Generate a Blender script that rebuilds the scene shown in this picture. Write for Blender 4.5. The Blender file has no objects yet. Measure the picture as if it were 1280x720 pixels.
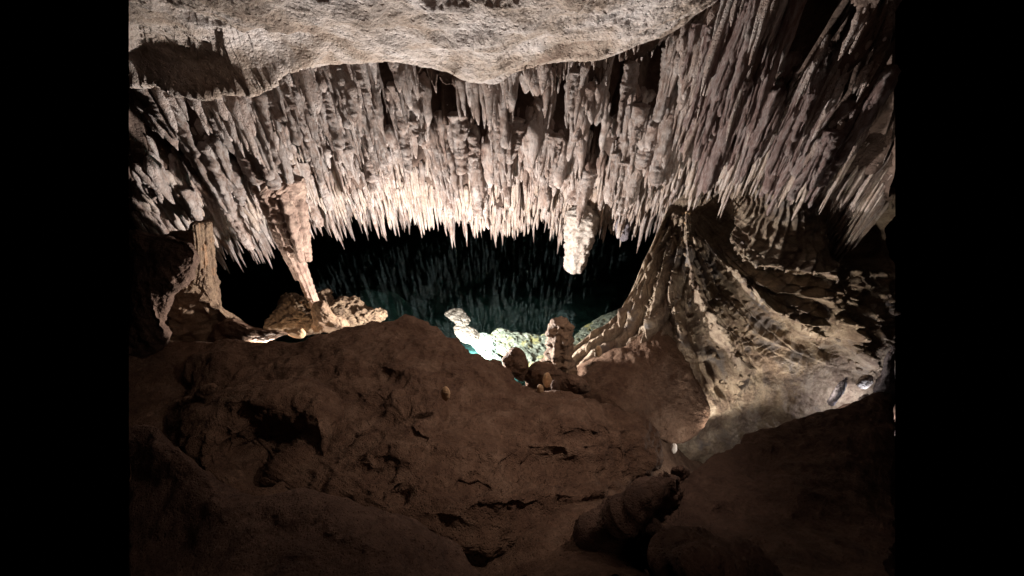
import bpy, math, random
import numpy as np
from mathutils import Matrix, Vector

# ------------------------------------------------------------------ camera, world, lamps, exposure
C = bpy.context.scene.collection
sc = bpy.context.scene
FPX, TH, CZ = 430.0, math.radians(35.8), 3.9        # focal length in photo pixels, downward pitch, eye above water
cam_d = bpy.data.cameras.new('camera'); cam = bpy.data.objects.new('camera', cam_d); C.objects.link(cam)
cam_d.sensor_width = 36.0; cam_d.lens = 36.0*FPX/1280.0
cam_d.clip_start = 0.02; cam_d.clip_end = 200
cam.location = (0, 0, CZ); cam.rotation_euler = (math.pi/2-TH, 0, 0)
sc.camera = cam
w = bpy.data.worlds.new('World'); sc.world = w; w.use_nodes = True
bg = w.node_tree.nodes['Background']; bg.inputs[0].default_value = (0.30, 0.24, 0.22, 1); bg.inputs[1].default_value = 0.0
sc.view_settings.view_transform = 'Standard'; sc.view_settings.look = 'None'
sc.view_settings.exposure = 0; sc.view_settings.gamma = 1
sc.cycles.max_bounces = 5; sc.cycles.diffuse_bounces = 3
sc.cycles.use_denoising = True
sc.cycles.caustics_reflective = False; sc.cycles.caustics_refractive = False

CT, ST = math.cos(TH), math.sin(TH)
def U(px, py, Y):
    """world point seen at photo pixel (px, py) at forward distance Y"""
    px = np.asarray(px, float); py = np.asarray(py, float); Y = np.asarray(Y, float)
    c = (px-640)/FPX; s = (360-py)/FPX
    k = Y/(CT+s*ST)
    return np.stack([c*k, Y+0*c*k, CZ+k*(s*CT-ST)], -1)
def yz(py, z):
    """forward distance at which pixel row py meets height z"""
    s = (360-py)/FPX
    return (z-CZ)/((s*CT-ST)/(CT+s*ST))
def mpp(py, Y):
    s = (360-py)/FPX
    return Y/(CT+s*ST)/FPX

def lamp(name, p, power, col, radius=0.05, target=None, cone=None, blend=0.6):
    d = bpy.data.lights.new(name, 'SPOT' if target is not None else 'POINT')
    d.energy = power; d.color = col; d.shadow_soft_size = radius
    o = bpy.data.objects.new(name, d); C.objects.link(o); o.location = p
    if target is not None:
        d.spot_size = math.radians(cone); d.spot_blend = blend
        o.rotation_euler = (Vector(target)-Vector(p)).to_track_quat('-Z', 'Y').to_euler()
    return o
# the cave's floodlights, hidden behind the boulders, with added fill and a pool lamp
lamp('unseen_floodlight', U(748, 509, 2.14), 720, (1.0, 0.93, 0.90), 0.05, tuple(U(985, 90, 2.9)), 96, 0.9)  # added to even out the light on the right-hand ceiling
lamp('unseen_floodlight', U(338, 436, 3.3), 270, (1.0, 0.90, 0.80), 0.05, tuple(U(230, 170, 3.6)), 92, 0.9)  # added spot that brightens the left end of the ceiling
lamp('unseen_floodlight', U(735, 505, 2.17), 420, (1.0, 0.90, 0.80), 0.05, tuple(U(1010, 345, 3.3)), 96, 0.7)
lamp('unseen_floodlight', U(560, 434, 3.35), 1060, (1.0, 0.93, 0.87), 0.08)
lamp('unseen_floodlight', U(905, 570, 1.98), 60, (1.0, 0.88, 0.74), 0.05, tuple(U(930, 330, 3.6)), 105, 0.6)
lamp('unseen_floodlight', U(1015, 520, 2.02), 80, (1.0, 0.88, 0.74), 0.05, tuple(U(960, 330, 3.6)), 100, 0.7)
lamp('unseen_floodlight', U(335, 438, 3.3), 22, (1.0, 0.72, 0.48), 0.04)
lamp('unseen_floodlight', U(1092, 510, 2.2), 14, (0.95, 0.93, 1.0), 0.03)
lamp('unseen_floodlight', U(893, 571, 1.84), 11, (1.0, 0.93, 0.84), 0.02)
lamp('foreground_fill', (1.25, 1.5, 4.15), 300, (1.0, 0.78, 0.66), 0.10, (0.0, 2.4, 1.4), 92, 1.0)  # made-up spot above the view, in place of light bounced off the ceiling
lamp('foreground_fill', (0.3, -0.2, 4.5), 12, (1.0, 0.66, 0.52), 0.2)  # weak added fill behind the camera, lifts the foreground and left rocks
lamp('underwater_lamp', (-2.55, 5.1, -0.25), 24, (0.15, 0.75, 0.85), 0.05)

# ------------------------------------------------------------------ noise
def _h(i, j, k, seed):
    n = (i.astype(np.int64)*73856093) ^ (j.astype(np.int64)*19349663) ^ (k.astype(np.int64)*83492791) ^ (seed*2654435761 & 0x7fffffff)
    n = (n ^ (n >> 13)) & 0x7fffffff
    n = (n*1274126177) & 0x7fffffff
    n = (n ^ (n >> 16)) & 0xffffff
    return n/float(0xffffff)
def vn(P, seed=0):
    P = np.asarray(P, float); f = np.floor(P); t = P-f; t = t*t*t*(t*(t*6-15)+10); i, j, k = f[..., 0].astype(np.int64), f[..., 1].astype(np.int64), f[..., 2].astype(np.int64)
    r = 0
    for a in (0, 1):
        wa = t[..., 0] if a else 1-t[..., 0]
        for b in (0, 1):
            wb = t[..., 1] if b else 1-t[..., 1]
            for c in (0, 1):
                wc = t[..., 2] if c else 1-t[..., 2]
                r = r + wa*wb*wc*_h(i+a, j+b, k+c, seed)
    return r
def fbm(P, o=5, seed=0, g=0.5):
    r = 0; a = 1.0; s = 0; P = np.asarray(P, float)
    for q in range(o):
        r = r+a*(vn(P*(2.03**q)+q*17.3, seed+q)-0.5)*2; s += a; a *= g
    return r/s
def ridged(P, o=4, seed=0):
    r = 0; a = 1.0; s = 0; P = np.asarray(P, float)
    for q in range(o):
        r = r+a*(1-np.abs(vn(P*(2.1**q)+q*9.1, seed+q)*2-1)); s += a; a *= 0.5
    return r/s
def sstep(a, b, x):
    t = np.clip((x-a)/(b-a), 0, 1); return t*t*(3-2*t)
def rbf(pts):
    """smooth field through (px, py, value) control points"""
    A = np.array(pts, float); X = A[:, :2]/100.0; n = len(A)
    def K(r): return r*r*np.log(r+1e-9)
    D = np.linalg.norm(X[:, None]-X[None], axis=-1)
    M = np.zeros((n+3, n+3)); M[:n, :n] = K(D)+np.eye(n)*0.02; M[:n, n] = 1; M[:n, n+1:] = X; M[n, :n] = 1; M[n+1:, :n] = X.T
    wv = np.linalg.lstsq(M, np.concatenate([A[:, 2], [0, 0, 0]]), rcond=None)[0]
    def f(px, py):
        px = np.asarray(px, float)/100; py = np.asarray(py, float)/100; px, py = np.broadcast_arrays(px, py)
        r = wv[n]+wv[n+1]*px+wv[n+2]*py
        for q in range(n):
            r = r+wv[q]*K(np.hypot(px-X[q, 0], py-X[q, 1]))
        return r
    return f

# ------------------------------------------------------------------ materials
def rock_mat(name, cols, scale=1.0, bump=0.5, rough=0.85, bscale=1.0, pits=0.3, spec=0.3, stretch=None, fine=60.0, bdist=0.03, patch=None):
    m = bpy.data.materials.new(name); m.use_nodes = True; nt = m.node_tree; N = nt.nodes; L = nt.links
    b = N['Principled BSDF']; b.inputs['Roughness'].default_value = rough; b.inputs['Specular IOR Level'].default_value = spec
    tc = N.new('ShaderNodeTexCoord'); mp = N.new('ShaderNodeMapping'); L.new(tc.outputs['Object'], mp.inputs[0])
    if stretch: mp.inputs['Scale'].default_value = stretch
    oi = N.new('ShaderNodeObjectInfo'); ad = N.new('ShaderNodeVectorMath'); ad.operation = 'ADD'
    sm = N.new('ShaderNodeMath'); sm.operation = 'MULTIPLY'; sm.inputs[1].default_value = 37.0; L.new(oi.outputs['Random'], sm.inputs[0])
    L.new(mp.outputs[0], ad.inputs[0]); L.new(sm.outputs[0], ad.inputs[1])
    V = ad.outputs[0]
    def noise(s, d=6, r=0.6, dist=0.0):
        n = N.new('ShaderNodeTexNoise'); n.inputs['Scale'].default_value = s; n.inputs['Detail'].default_value = d; n.inputs['Roughness'].default_value = r; n.inputs['Distortion'].default_value = dist
        L.new(V, n.inputs['Vector']); return n
    n1 = noise(2.2*scale, 8, 0.65, 0.6)
    cr = N.new('ShaderNodeValToRGB'); L.new(n1.outputs[0], cr.inputs[0])
    e = cr.color_ramp.elements; k = len(cols)
    while len(e) < k: e.new(0.5)
    for q in range(k):
        e[q].position = 0.3+0.4*q/(k-1); e[q].color = (*cols[q], 1)
    n2 = noise(14*scale, 8, 0.7)
    mr = N.new('ShaderNodeMapRange'); mr.inputs[1].default_value = 0.3; mr.inputs[2].default_value = 0.7; mr.inputs[3].default_value = 0.68; mr.inputs[4].default_value = 1.18
    L.new(n2.outputs[0], mr.inputs[0])
    mx = N.new('ShaderNodeMix'); mx.data_type = 'RGBA'; mx.blend_type = 'MULTIPLY'; mx.inputs[0].default_value = 1.0
    L.new(cr.outputs[0], mx.inputs[6]); L.new(mr.outputs[0], mx.inputs[7])
    out = mx.outputs[2]
    if patch:
        n3 = noise(patch[1], 6, 0.6, 0.3); rr = N.new('ShaderNodeMapRange'); rr.inputs[1].default_value = patch[2]; rr.inputs[2].default_value = patch[2]+0.08
        L.new(n3.outputs[0], rr.inputs[0]); m3 = N.new('ShaderNodeMix'); m3.data_type = 'RGBA'
        L.new(rr.outputs[0], m3.inputs[0]); L.new(out, m3.inputs[6]); m3.inputs[7].default_value = (*patch[0], 1); out = m3.outputs[2]
    L.new(out, b.inputs['Base Color'])
    n4 = noise(9*bscale, 10, 0.68, 0.2); n5 = noise(fine*bscale, 5, 0.6)
    vo = N.new('ShaderNodeTexVoronoi'); vo.inputs['Scale'].default_value = 34*bscale; L.new(V, vo.inputs['Vector'])
    vr = N.new('ShaderNodeMapRange'); vr.inputs[1].default_value = 0.05; vr.inputs[2].default_value = 0.35; L.new(vo.outputs['Distance'], vr.inputs[0])
    a1 = N.new('ShaderNodeMath'); a1.operation = 'MULTIPLY_ADD'; a1.inputs[1].default_value = 0.35; L.new(n5.outputs[0], a1.inputs[0]); L.new(n4.outputs[0], a1.inputs[2])
    a2 = N.new('ShaderNodeMath'); a2.operation = 'MULTIPLY_ADD'; a2.inputs[1].default_value = pits*0.4; L.new(vr.outputs[0], a2.inputs[0]); L.new(a1.outputs[0], a2.inputs[2])
    bp = N.new('ShaderNodeBump'); bp.inputs['Strength'].default_value = bump; bp.inputs['Distance'].default_value = bdist; L.new(a2.outputs[0], bp.inputs['Height'])
    L.new(bp.outputs[0], b.inputs['Normal'])
    return m
M = {}
M['slab'] = rock_mat('limestone_slab', [(.24, .165, .125), (.42, .33, .27), (.56, .48, .44), (.62, .56, .54)], 1.2, 0.8, bscale=1.3, pits=0.7, bdist=0.05)
M['ceil'] = rock_mat('ceiling_rock', [(.06, .04, .032), (.13, .088, .07), (.22, .16, .13)], 1.3, 0.8, bdist=0.05)  # tone darkened so the hollows between the stalactites look shaded
M['stal'] = rock_mat('stalactite_calcite', [(.24, .155, .125), (.38, .29, .25), (.48, .41, .38), (.54, .48, .46)], 2.4, 1.0, rough=0.7, bscale=2.0, bdist=0.045, stretch=(1, 1, 0.8), pits=0.8)
M['stalr'] = rock_mat('rosy_calcite', [(.20, .12, .10), (.32, .22, .20), (.42, .33, .32), (.42, .36, .33)], 1.8, 0.9, rough=0.7, bscale=1.2, bdist=0.03, pits=0.6)
M['stal_i'] = rock_mat('knobbly_calcite', [(.18, .11, .085), (.36, .27, .23), (.48, .41, .38), (.56, .50, .48)], 3.2, 1.0, rough=0.7, bscale=3.6, bdist=0.04, stretch=(1.3, 1.3, 0.7), pits=0.9)
M['stalr_i'] = rock_mat('rosy_knobbly_calcite', [(.15, .085, .07), (.29, .19, .17), (.42, .33, .31), (.42, .37, .34)], 3.2, 1.0, rough=0.7, bscale=3.6, bdist=0.04, stretch=(1.3, 1.3, 0.7), pits=0.9)
M['straw'] = rock_mat('straw_calcite', [(.30, .22, .17), (.44, .36, .31), (.54, .49, .46)], 3.0, 0.8, rough=0.6, bscale=2)
M['white'] = rock_mat('white_calcite', [(.03, .026, .02), (.10, .095, .08), (.19, .185, .165)], 7.0, 1.0, rough=0.5)
M['colm'] = rock_mat('pinkish_brown_dripstone', [(.17, .105, .08), (.28, .19, .15), (.38, .28, .22)], 2.5, 1.0, rough=0.75, bscale=1.6, bdist=0.03, pits=0.8)
M['white2'] = rock_mat('bright_calcite', [(.24, .19, .15), (.42, .37, .33), (.54, .50, .46)], 5.0, 0.8, rough=0.6, bscale=1.5)
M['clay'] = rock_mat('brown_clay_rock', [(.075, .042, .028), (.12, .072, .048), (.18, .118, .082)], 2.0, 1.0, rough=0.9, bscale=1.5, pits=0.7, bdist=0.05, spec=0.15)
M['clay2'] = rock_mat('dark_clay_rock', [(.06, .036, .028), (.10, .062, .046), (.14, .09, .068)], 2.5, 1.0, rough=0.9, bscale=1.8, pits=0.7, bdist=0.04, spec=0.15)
M['flow'] = rock_mat('flowstone', [(.09, .062, .048), (.20, .145, .105), (.33, .262, .19), (.41, .35, .28)], 2.4, 1.0, rough=0.7, bscale=2.6, bdist=0.03, pits=0.8, patch=((.15, .13, .12), 1.7, 0.56))
M['ochre'] = rock_mat('ochre_drip', [(.30, .17, .09), (.42, .28, .16), (.46, .36, .25)], 3.0, 0.8, rough=0.7, bscale=2)
M['ochre2'] = rock_mat('brown_ochre_drip', [(.14, .075, .04), (.24, .14, .08), (.32, .21, .13)], 3.0, 0.9, rough=0.7, bscale=2)
M['shore'] = rock_mat('pale_shore_crust', [(.03, .04, .03), (.11, .14, .11), (.27, .31, .25)], 6.0, 1.0, rough=0.6, bscale=2.5, pits=1.0, patch=((.20, .21, .09), 4.0, 0.54))
M['rim'] = rock_mat('ochre_rim_rock', [(.07, .045, .03), (.14, .095, .06), (.22, .16, .105)], 4.0, 1.0, rough=0.8, bscale=2.0, pits=1.0)
M['bed'] = rock_mat('pool_bed_rock', [(.04, .07, .06), (.11, .16, .14), (.20, .26, .22)], 1.5, 1.0, bscale=0.8)
M['brown'] = rock_mat('brown_flowstone', [(.10, .06, .04), (.17, .11, .07), (.24, .16, .10)], 3.0, 1.0, rough=0.7, bscale=2.0, pits=0.9)
M['grey'] = rock_mat('mauve_grey_rock', [(.16, .14, .15), (.30, .27, .30), (.38, .35, .38)], 3.0, 1.0, bscale=2.0, pits=1.0)

# ------------------------------------------------------------------ object helpers
def props(o, label=None, cat=None, group=None, kind=None):
    if label: o['label'] = label
    if cat: o['category'] = cat
    if group: o['group'] = group
    if kind: o['kind'] = kind
    return o
def mesh_obj(name, V, F, mat, parent=None, origin=None, smooth=True):
    """V (n,3) world points. F list of index arrays (k,4) or (k,3)"""
    V = np.asarray(V, float).reshape(-1, 3)
    if origin is None: origin = np.array([V[:, 0].mean(), V[:, 1].mean(), V[:, 2].min()])
    if parent is not None: origin = np.array(parent.matrix_world.translation) if False else np.array(parent.location)
    me = bpy.data.meshes.new(name)
    fl = [np.asarray(f) for f in F if len(f)]
    loops = np.concatenate([f.ravel() for f in fl]); cnt = np.concatenate([np.full(len(f), f.shape[1]) for f in fl])
    st = np.concatenate([[0], np.cumsum(cnt)[:-1]])
    me.vertices.add(len(V)); me.vertices.foreach_set('co', (V-origin).ravel())
    me.loops.add(len(loops)); me.loops.foreach_set('vertex_index', loops.astype(np.int32))
    me.polygons.add(len(cnt)); me.polygons.foreach_set('loop_start', st.astype(np.int32)); me.polygons.foreach_set('loop_total', cnt.astype(np.int32))
    me.update(); me.validate()
    me.polygons.foreach_set('use_smooth', np.full(len(me.polygons), smooth))
    me.materials.append(mat)
    o = bpy.data.objects.new(name, me); C.objects.link(o)
    if parent is None: o.location = origin
    else: o.parent = parent
    return o
def gridF(nr, ncol, wrap=False, off=0):
    i = np.arange(nr-1)[:, None]; j = np.arange(ncol if wrap else ncol-1)[None]
    j2 = (j+1) % ncol
    a = i*ncol+j; b = i*ncol+j2; c = (i+1)*ncol+j2; d = (i+1)*ncol+j
    return np.stack([a, b, c, d], -1).reshape(-1, 4)+off
def gnorm(G, wrapcol=False):
    du = np.gradient(G, axis=1) if not wrapcol else (np.roll(G, -1, 1)-np.roll(G, 1, 1))
    dv = np.gradient(G, axis=0)
    n = np.cross(du, dv); return n/(np.linalg.norm(n, axis=-1, keepdims=True)+1e-9)
def to_cam(G, N):
    s = np.sign(np.sum(N*(np.array([0, 0, CZ])-G), -1, keepdims=True)); s[s == 0] = 1
    return N*s
def smooth_poly(pts, n, closed=True):
    P = np.array(pts, float)
    k = len(P); out = []
    tt = np.linspace(0, k if closed else k-1, n, endpoint=not closed)
    for t in tt:
        i = int(math.floor(t)); u = t-i
        if closed: p0, p1, p2, p3 = P[(i-1) % k], P[i % k], P[(i+1) % k], P[(i+2) % k]
        else: p0, p1, p2, p3 = P[max(i-1, 0)], P[min(i, k-1)], P[min(i+1, k-1)], P[min(i+2, k-1)]
        out.append(0.5*((2*p1)+(-p0+p2)*u+(2*p0-5*p1+4*p2-p3)*u*u+(-p0+3*p1-3*p2+p3)*u**3))
    return np.array(out)
def boulder(name, outline, ctrl, mat, bulge=0.25, thick=0.6, centre=None, nth=220, nr=70, amp=0.05, freq=2.0, seed=1, power=2.0,
            ridge=0.0, pit=0.0, parent=None, clipx=None, lump=0.0, exp=0.5, feats=()):
    """a closed rock: its outline swelled to a real thickness about the surface given by ctrl (px, py, Y)"""
    O = smooth_poly(outline, nth); c = np.array(centre if centre is not None else O.mean(0))
    f = rbf(ctrl) if len(ctrl) > 3 else None
    if f is None:
        A = np.array(ctrl, float)
        if len(A) == 1: f = lambda x, y: A[0, 2]+0*np.asarray(x, float)
        elif len(A) == 2:
            f = lambda x, y: A[0, 2]+(A[1, 2]-A[0, 2])*np.clip((np.asarray(y, float)-A[0, 1])/(A[1, 1]-A[0, 1]+1e-9), -.5, 1.5)
        else:
            q = np.linalg.lstsq(np.c_[A[:, :2], np.ones(3)], A[:, 2], rcond=None)[0]
            f = lambda x, y: q[0]*np.asarray(x)+q[1]*np.asarray(y)+q[2]
    r = np.sin(np.linspace(0, 1, nr)*math.pi/2)
    r[0] = 0.004
    PX = c[0]+(O[None, :, 0]-c[0])*r[:, None]; PY = c[1]+(O[None, :, 1]-c[1])*r[:, None]
    if clipx: PX = np.clip(PX, *clipx)
    Y0 = np.maximum(f(PX, PY), 0.28); h = (1-r[:, None]**power)**exp
    fe = 0*PX
    if len(feats):
        wx_ = PX+14*(vn(np.stack([PX/30, PY/30, 0*PX], -1), seed+60)-.5)+5*(vn(np.stack([PX/9, PY/9, 0*PX], -1), seed+61)-.5); wy_ = PY+14*(vn(np.stack([PX/30, PY/30, 5+0*PX], -1), seed+62)-.5)+5*(vn(np.stack([PX/9, PY/9, 5+0*PX], -1), seed+63)-.5)
        for (fx, fy_, ra, rb, an, am_) in feats:
            ca, sa = math.cos(math.radians(an)), math.sin(math.radians(an)); ex = ((wx_-fx)*ca+(wy_-fy_)*sa)/ra; ey = (-(wx_-fx)*sa+(wy_-fy_)*ca)/rb
            fe = fe+0.42*am_*np.exp(-(ex*ex+ey*ey))
    Yf = np.maximum(Y0-bulge*h-fe*np.minimum(1, h*2), 0.25); Yb = Y0+thick*h
    Gf = U(PX, PY, Yf); Gb = U(PX, PY, Yb)
    G = np.concatenate([Gf, Gb[::-1][1:]], 0)
    Nn = gnorm(G, True); cen = G.reshape(-1, 3).mean(0)
    s = np.sign(np.mean(np.sum(Nn[nr-3:nr+2]*(G[nr-3:nr+2]-cen), -1))); Nn = Nn*(s if s else 1)
    Nn[0] = Nn[1].mean(0); Nn[-1] = Nn[-2].mean(0)
    d = amp*fbm(G*freq, 7, seed, 0.58)
    if ridge: d = d-ridge*(1-ridged(G*freq*1.3, 3, seed+40))
    if lump: d = d+lump*(vn(G*freq*4, seed+5)-0.5)
    if pit: d = d-pit*sstep(0.70, 0.8, vn(G*freq*7, seed+9))
    G = G+Nn*d[..., None]
    if clipx:
        kk = (G[..., 1]*CT-(G[..., 2]-CZ)*ST)/FPX
        G[..., 0] = np.clip(G[..., 0], (clipx[0]-640)*kk, (clipx[1]-640)*kk)
    R = G.shape[0]
    F = [gridF(R, nth, True)]
    V = G.reshape(-1, 3)
    cf = len(V); V = np.concatenate([V, G[0].mean(0)[None], G[-1].mean(0)[None]])
    j = np.arange(nth); j2 = (j+1) % nth
    F.append(np.stack([np.full(nth, cf), j2, j], -1)); F.append(np.stack([np.full(nth, cf+1), (R-1)*nth+j, (R-1)*nth+j2], -1))
    return mesh_obj(name, V, F, mat, parent)
XL, XR = 161, 1119

# ------------------------------------------------------------------ overhanging slab at the top
ed = smooth_poly([(161, 94), (200, 97), (240, 109), (290, 110), (325, 93), (400, 83), (480, 77), (540, 84), (585, 100), (618, 102), (652, 87), (700, 78), (750, 76), (795, 58), (840, 40), (875, 14), (893, -8)], 520, False)
nc = 520
ed[:, 1] += 3.2*fbm(np.stack([ed[:, 0]/28, 0*ed[:, 0], 0*ed[:, 0]], -1), 5, 88, .6)
rows = 150
v = np.linspace(0, 1, rows)[:, None]
PX = ed[None, :, 0]+0*v
top = -26.0
PY = top+(ed[None, :, 1]-top)*v
Yb = 1.70+0.95*v**1.7+0.25*((PX-560)/400)**2*0
G = U(PX, PY, Yb)
# roll the lower lip back and up, hidden from the front
lip = []
for q in range(1, 22):
    a = q/21*math.pi*0.62
    e = G[-1].copy(); e[:, 1] += 0.34*math.sin(a); e[:, 2] += 0.45*(1-math.cos(a))
    lip.append(e)
Gs = np.concatenate([G, np.array(lip)], 0)
N_ = gnorm(Gs); N_ = to_cam(Gs, N_); N_[rows:] = N_[rows-1]
vv = np.concatenate([v[:, 0], np.ones(len(lip))])[:, None]
edge = sstep(1.0, 0.93, vv)
d = 0.10*fbm(Gs*np.array([1.3, 1.6, 2.0]), 3, 3)+0.045*fbm(Gs*5, 6, 8, 0.6)*1.2
d -= 0.035*sstep(0.62, 0.75, vn(Gs*3.7, 21))*np.concatenate([np.clip(1.5-PX/640, .25, 1), np.zeros((len(lip), nc))], 0)
d += 0.03*ridged(Gs*np.array([3, 5, 8.]), 4, 31)
hol = np.exp(-(((PX-235)/75)**2+((PY-62)/26)**2)); hol = np.concatenate([hol, np.zeros((len(lip), nc))], 0)
d += -0.16*np.concatenate([np.exp(-(((PX-270)/130)**4+((v-.70)/.16)**2)), np.zeros((len(lip), nc))], 0)+0.13*np.concatenate([np.exp(-(((PX-265)/135)**4+((v-.90)/.05)**2)), np.zeros((len(lip), nc))], 0)
hol2 = np.exp(-(((PX-400)/45)**2+((PY-60)/18)**2)); d -= 0.10*np.concatenate([hol2, np.zeros((len(lip), nc))], 0)
d *= (0.25+0.75*edge)
Gs = Gs+N_*d[..., None]
kk = (Gs[..., 1]*CT-(Gs[..., 2]-CZ)*ST)/FPX; Gs[..., 0] = np.maximum(Gs[..., 0], (XL-640)*kk)
# upper side gives the slab its thickness
up = Gs[0][None].copy()+np.array([0, 0.25, 0.5])[None, None]; up2 = Gs[-1][None].copy()+np.array([0, 0.0, 0.35])
Gs = np.concatenate([up, Gs, up2, up], 0)
slab = mesh_obj('overhanging_rock', Gs.reshape(-1, 3), [gridF(Gs.shape[0], nc)], M['slab'])
props(slab, 'broad pale pitted limestone slab overhanging along the top, in front of the stalactites', 'rock slab')

rs_ = np.random.RandomState(4)
def lip_drips():
    for q in range(34):
        x = rs_.uniform(600, 800); y = np.interp(x, ed[:, 0], ed[:, 1])-2; Yl = 2.64+rs_.rand()*.05; P = U(x, y, Yl); m = mpp(y, Yl)
        V, F = stal_geo(rs_.uniform(5, 15)*m, rs_.uniform(1.2, 2.8)*m, 'cone', rs_, 8, 12); mesh_obj('drip', V+P+np.array([0, 0, .02]), F, M['slab'], slab)
# ------------------------------------------------------------------ ceiling sheet
anch = [(150, 268), (200, 262), (265, 275), (300, 258), (345, 225), (400, 245), (430, 232), (480, 236), (520, 246), (600, 262), (640, 264), (690, 262), (760, 268), (800, 262), (830, 246), (870, 226), (900, 222), (940, 222), (1000, 228), (1060, 236), (1125, 240)]
ax = np.array([a[0] for a in anch], float); ay = np.array([a[1] for a in anch], float)
def aline(px): return np.interp(px, ax, ay)
ceilY = rbf([(160, 60, 2.9), (160, 130, 3.3), (160, 200, 3.6), (160, 265, 3.9), (300, 80, 3.4), (300, 180, 4.0), (300, 260, 4.6), (450, 70, 3.6), (450, 160, 4.4), (450, 240, 5.4),
             (620, 60, 3.7), (620, 160, 4.6), (620, 262, 6.1), (780, 50, 3.5), (780, 150, 4.3), (780, 262, 5.8), (880, -10, 2.9), (880, 100, 3.6), (880, 220, 4.9),
             (1000, -20, 2.3), (1000, 100, 3.0), (1000, 225, 4.1), (1120, -20, 1.9), (1120, 100, 2.5), (1120, 240, 3.5)])
ncx, ncy = 480, 150
cx = np.linspace(XL, XR, ncx)
tv = np.linspace(0, 1, ncy)
PXc = np.repeat(cx[None], ncy, 0); PYc = -30+(aline(PXc)+30)*tv[:, None]
G = U(PXc, PYc, ceilY(PXc, PYc))
Nc = to_cam(G, gnorm(G))
cavn = vn(G*np.array([2.6, 2.2, 2.6]), 77)*0.7+vn(G*6.3, 78)*0.3
tq = tv[:, None]*6.0+2.2*vn(G*np.array([1.1, 1.1, 0.6]), 300)+0.8*vn(G*4.0, 301)
ter = tq-np.floor(tq)
terr_on = sstep(1.0, 0.86, tv)[:, None]
cav = np.clip(sstep(0.46, 0.58, cavn)*sstep(0.55, 0.30, ter)*1.0+sstep(0.60-0.05*(1-tv[:, None]), 0.68, cavn), 0, 1)*sstep(0.97, 0.72, tv)[:, None]
HOL = [(515,195,24,13),(512,160,12,12),(575,180,15,20),(545,110,14,18),(570,112,12,18),(635,120,12,18),(665,112,17,17),(700,110,22,18),(703,138,16,10),(775,125,20,28),(790,75,30,18),(625,236,9,7),(393,113,8,12),(367,197,22,12),(403,187,18,10),(440,172,14,10),
       (237,123,20,18),(185,160,26,16),(835,90,26,26),(820,110,14,20),(930,86,8,6),(895,165,12,9),(945,195,12,8),(1010,5,45,20),(1095,20,35,26),(1053,107,12,9),(1100,155,14,12),(825,240,8,7),(480,120,10,12),(300,175,12,9),(680,215,10,8),(760,215,8,9),(600,140,10,14),(738,150,10,16),(205,215,14,8),(330,150,10,8)]
hole = np.zeros_like(PXc); shoulder = np.zeros_like(PXc); nzx = 14*(vn(G*3.1, 400)-.5)+8*(vn(G*8, 401)-.5); nzy = 12*(vn(G*3.3, 402)-.5)+7*(vn(G*8.5, 403)-.5)
for (hx, hy, ra, rb) in HOL:
    ex = (PXc+nzx-hx)/(ra*1.15); ey = (PYc+nzy-hy)/(rb*1.2)
    hole = np.maximum(hole, sstep(1.15, 0.75, np.sqrt(ex*ex+ey*ey)))
    shoulder = np.maximum(shoulder, np.exp(-(ex*ex+((PYc-hy-rb*1.9)/(rb*.8))**2)))
cav = np.maximum(cav, hole)
dsp = 0.24*fbm(G*1.5, 3, 5)+0.09*fbm(G*5, 5, 6, 0.6)+0.30*terr_on*(ter**1.5*sstep(1.0, 0.93, ter)-0.4)
dc = dsp+0.22*shoulder*(1-hole)-0.95*cav
Gc = G+Nc*dc[..., None]
kk = (Gc[..., 1]*CT-(Gc[..., 2]-CZ)*ST)/FPX; Gc[..., 0] = np.clip(Gc[..., 0], (XL-640)*kk, (XR-640)*kk)
back = []
for q in range(1, 40):
    t = q/39.0; e = G[-1].copy(); e += Nc[-1]*dc[-1][:, None]*(1-t)
    e[:, 1] += 5.5*t**1.3+0.05*q/39; e[:, 2] = e[:, 2]*(1-sstep(0, .45, t))+sstep(0, .45, t)*(1.35+.9*sstep(.6, 1, t)); e += 0.12*fbm(e*2.0, 4, 9)[:, None]*np.array([0, 0.3, 1])*min(1, t*6)
    back.append(e)
Gall = np.concatenate([Gc, np.array(back)], 0)
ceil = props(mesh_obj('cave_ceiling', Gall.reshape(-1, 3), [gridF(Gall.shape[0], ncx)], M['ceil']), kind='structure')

# far cave wall behind the pool
t = np.linspace(0, 1, 60)[:, None]; u = np.linspace(-1, 1, 160)[None]
Wl = np.stack([u*8.5+0*t, 11.8-2.0*u*u+0*t, -1.5+4.0*t+0*u], -1)
Wl[..., 0] = np.clip(Wl[..., 0], -.98*(640-XL)/FPX*(11*CT+4*ST), .98*(XR-640)/FPX*(11*CT+4*ST))
Wl = Wl+0.4*fbm(Wl*0.9, 5, 60)[..., None]*np.array([0, 1, 0])
props(mesh_obj('cave_wall', Wl.reshape(-1, 3), [gridF(60, 160)], M['ceil']), kind='structure')

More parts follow.
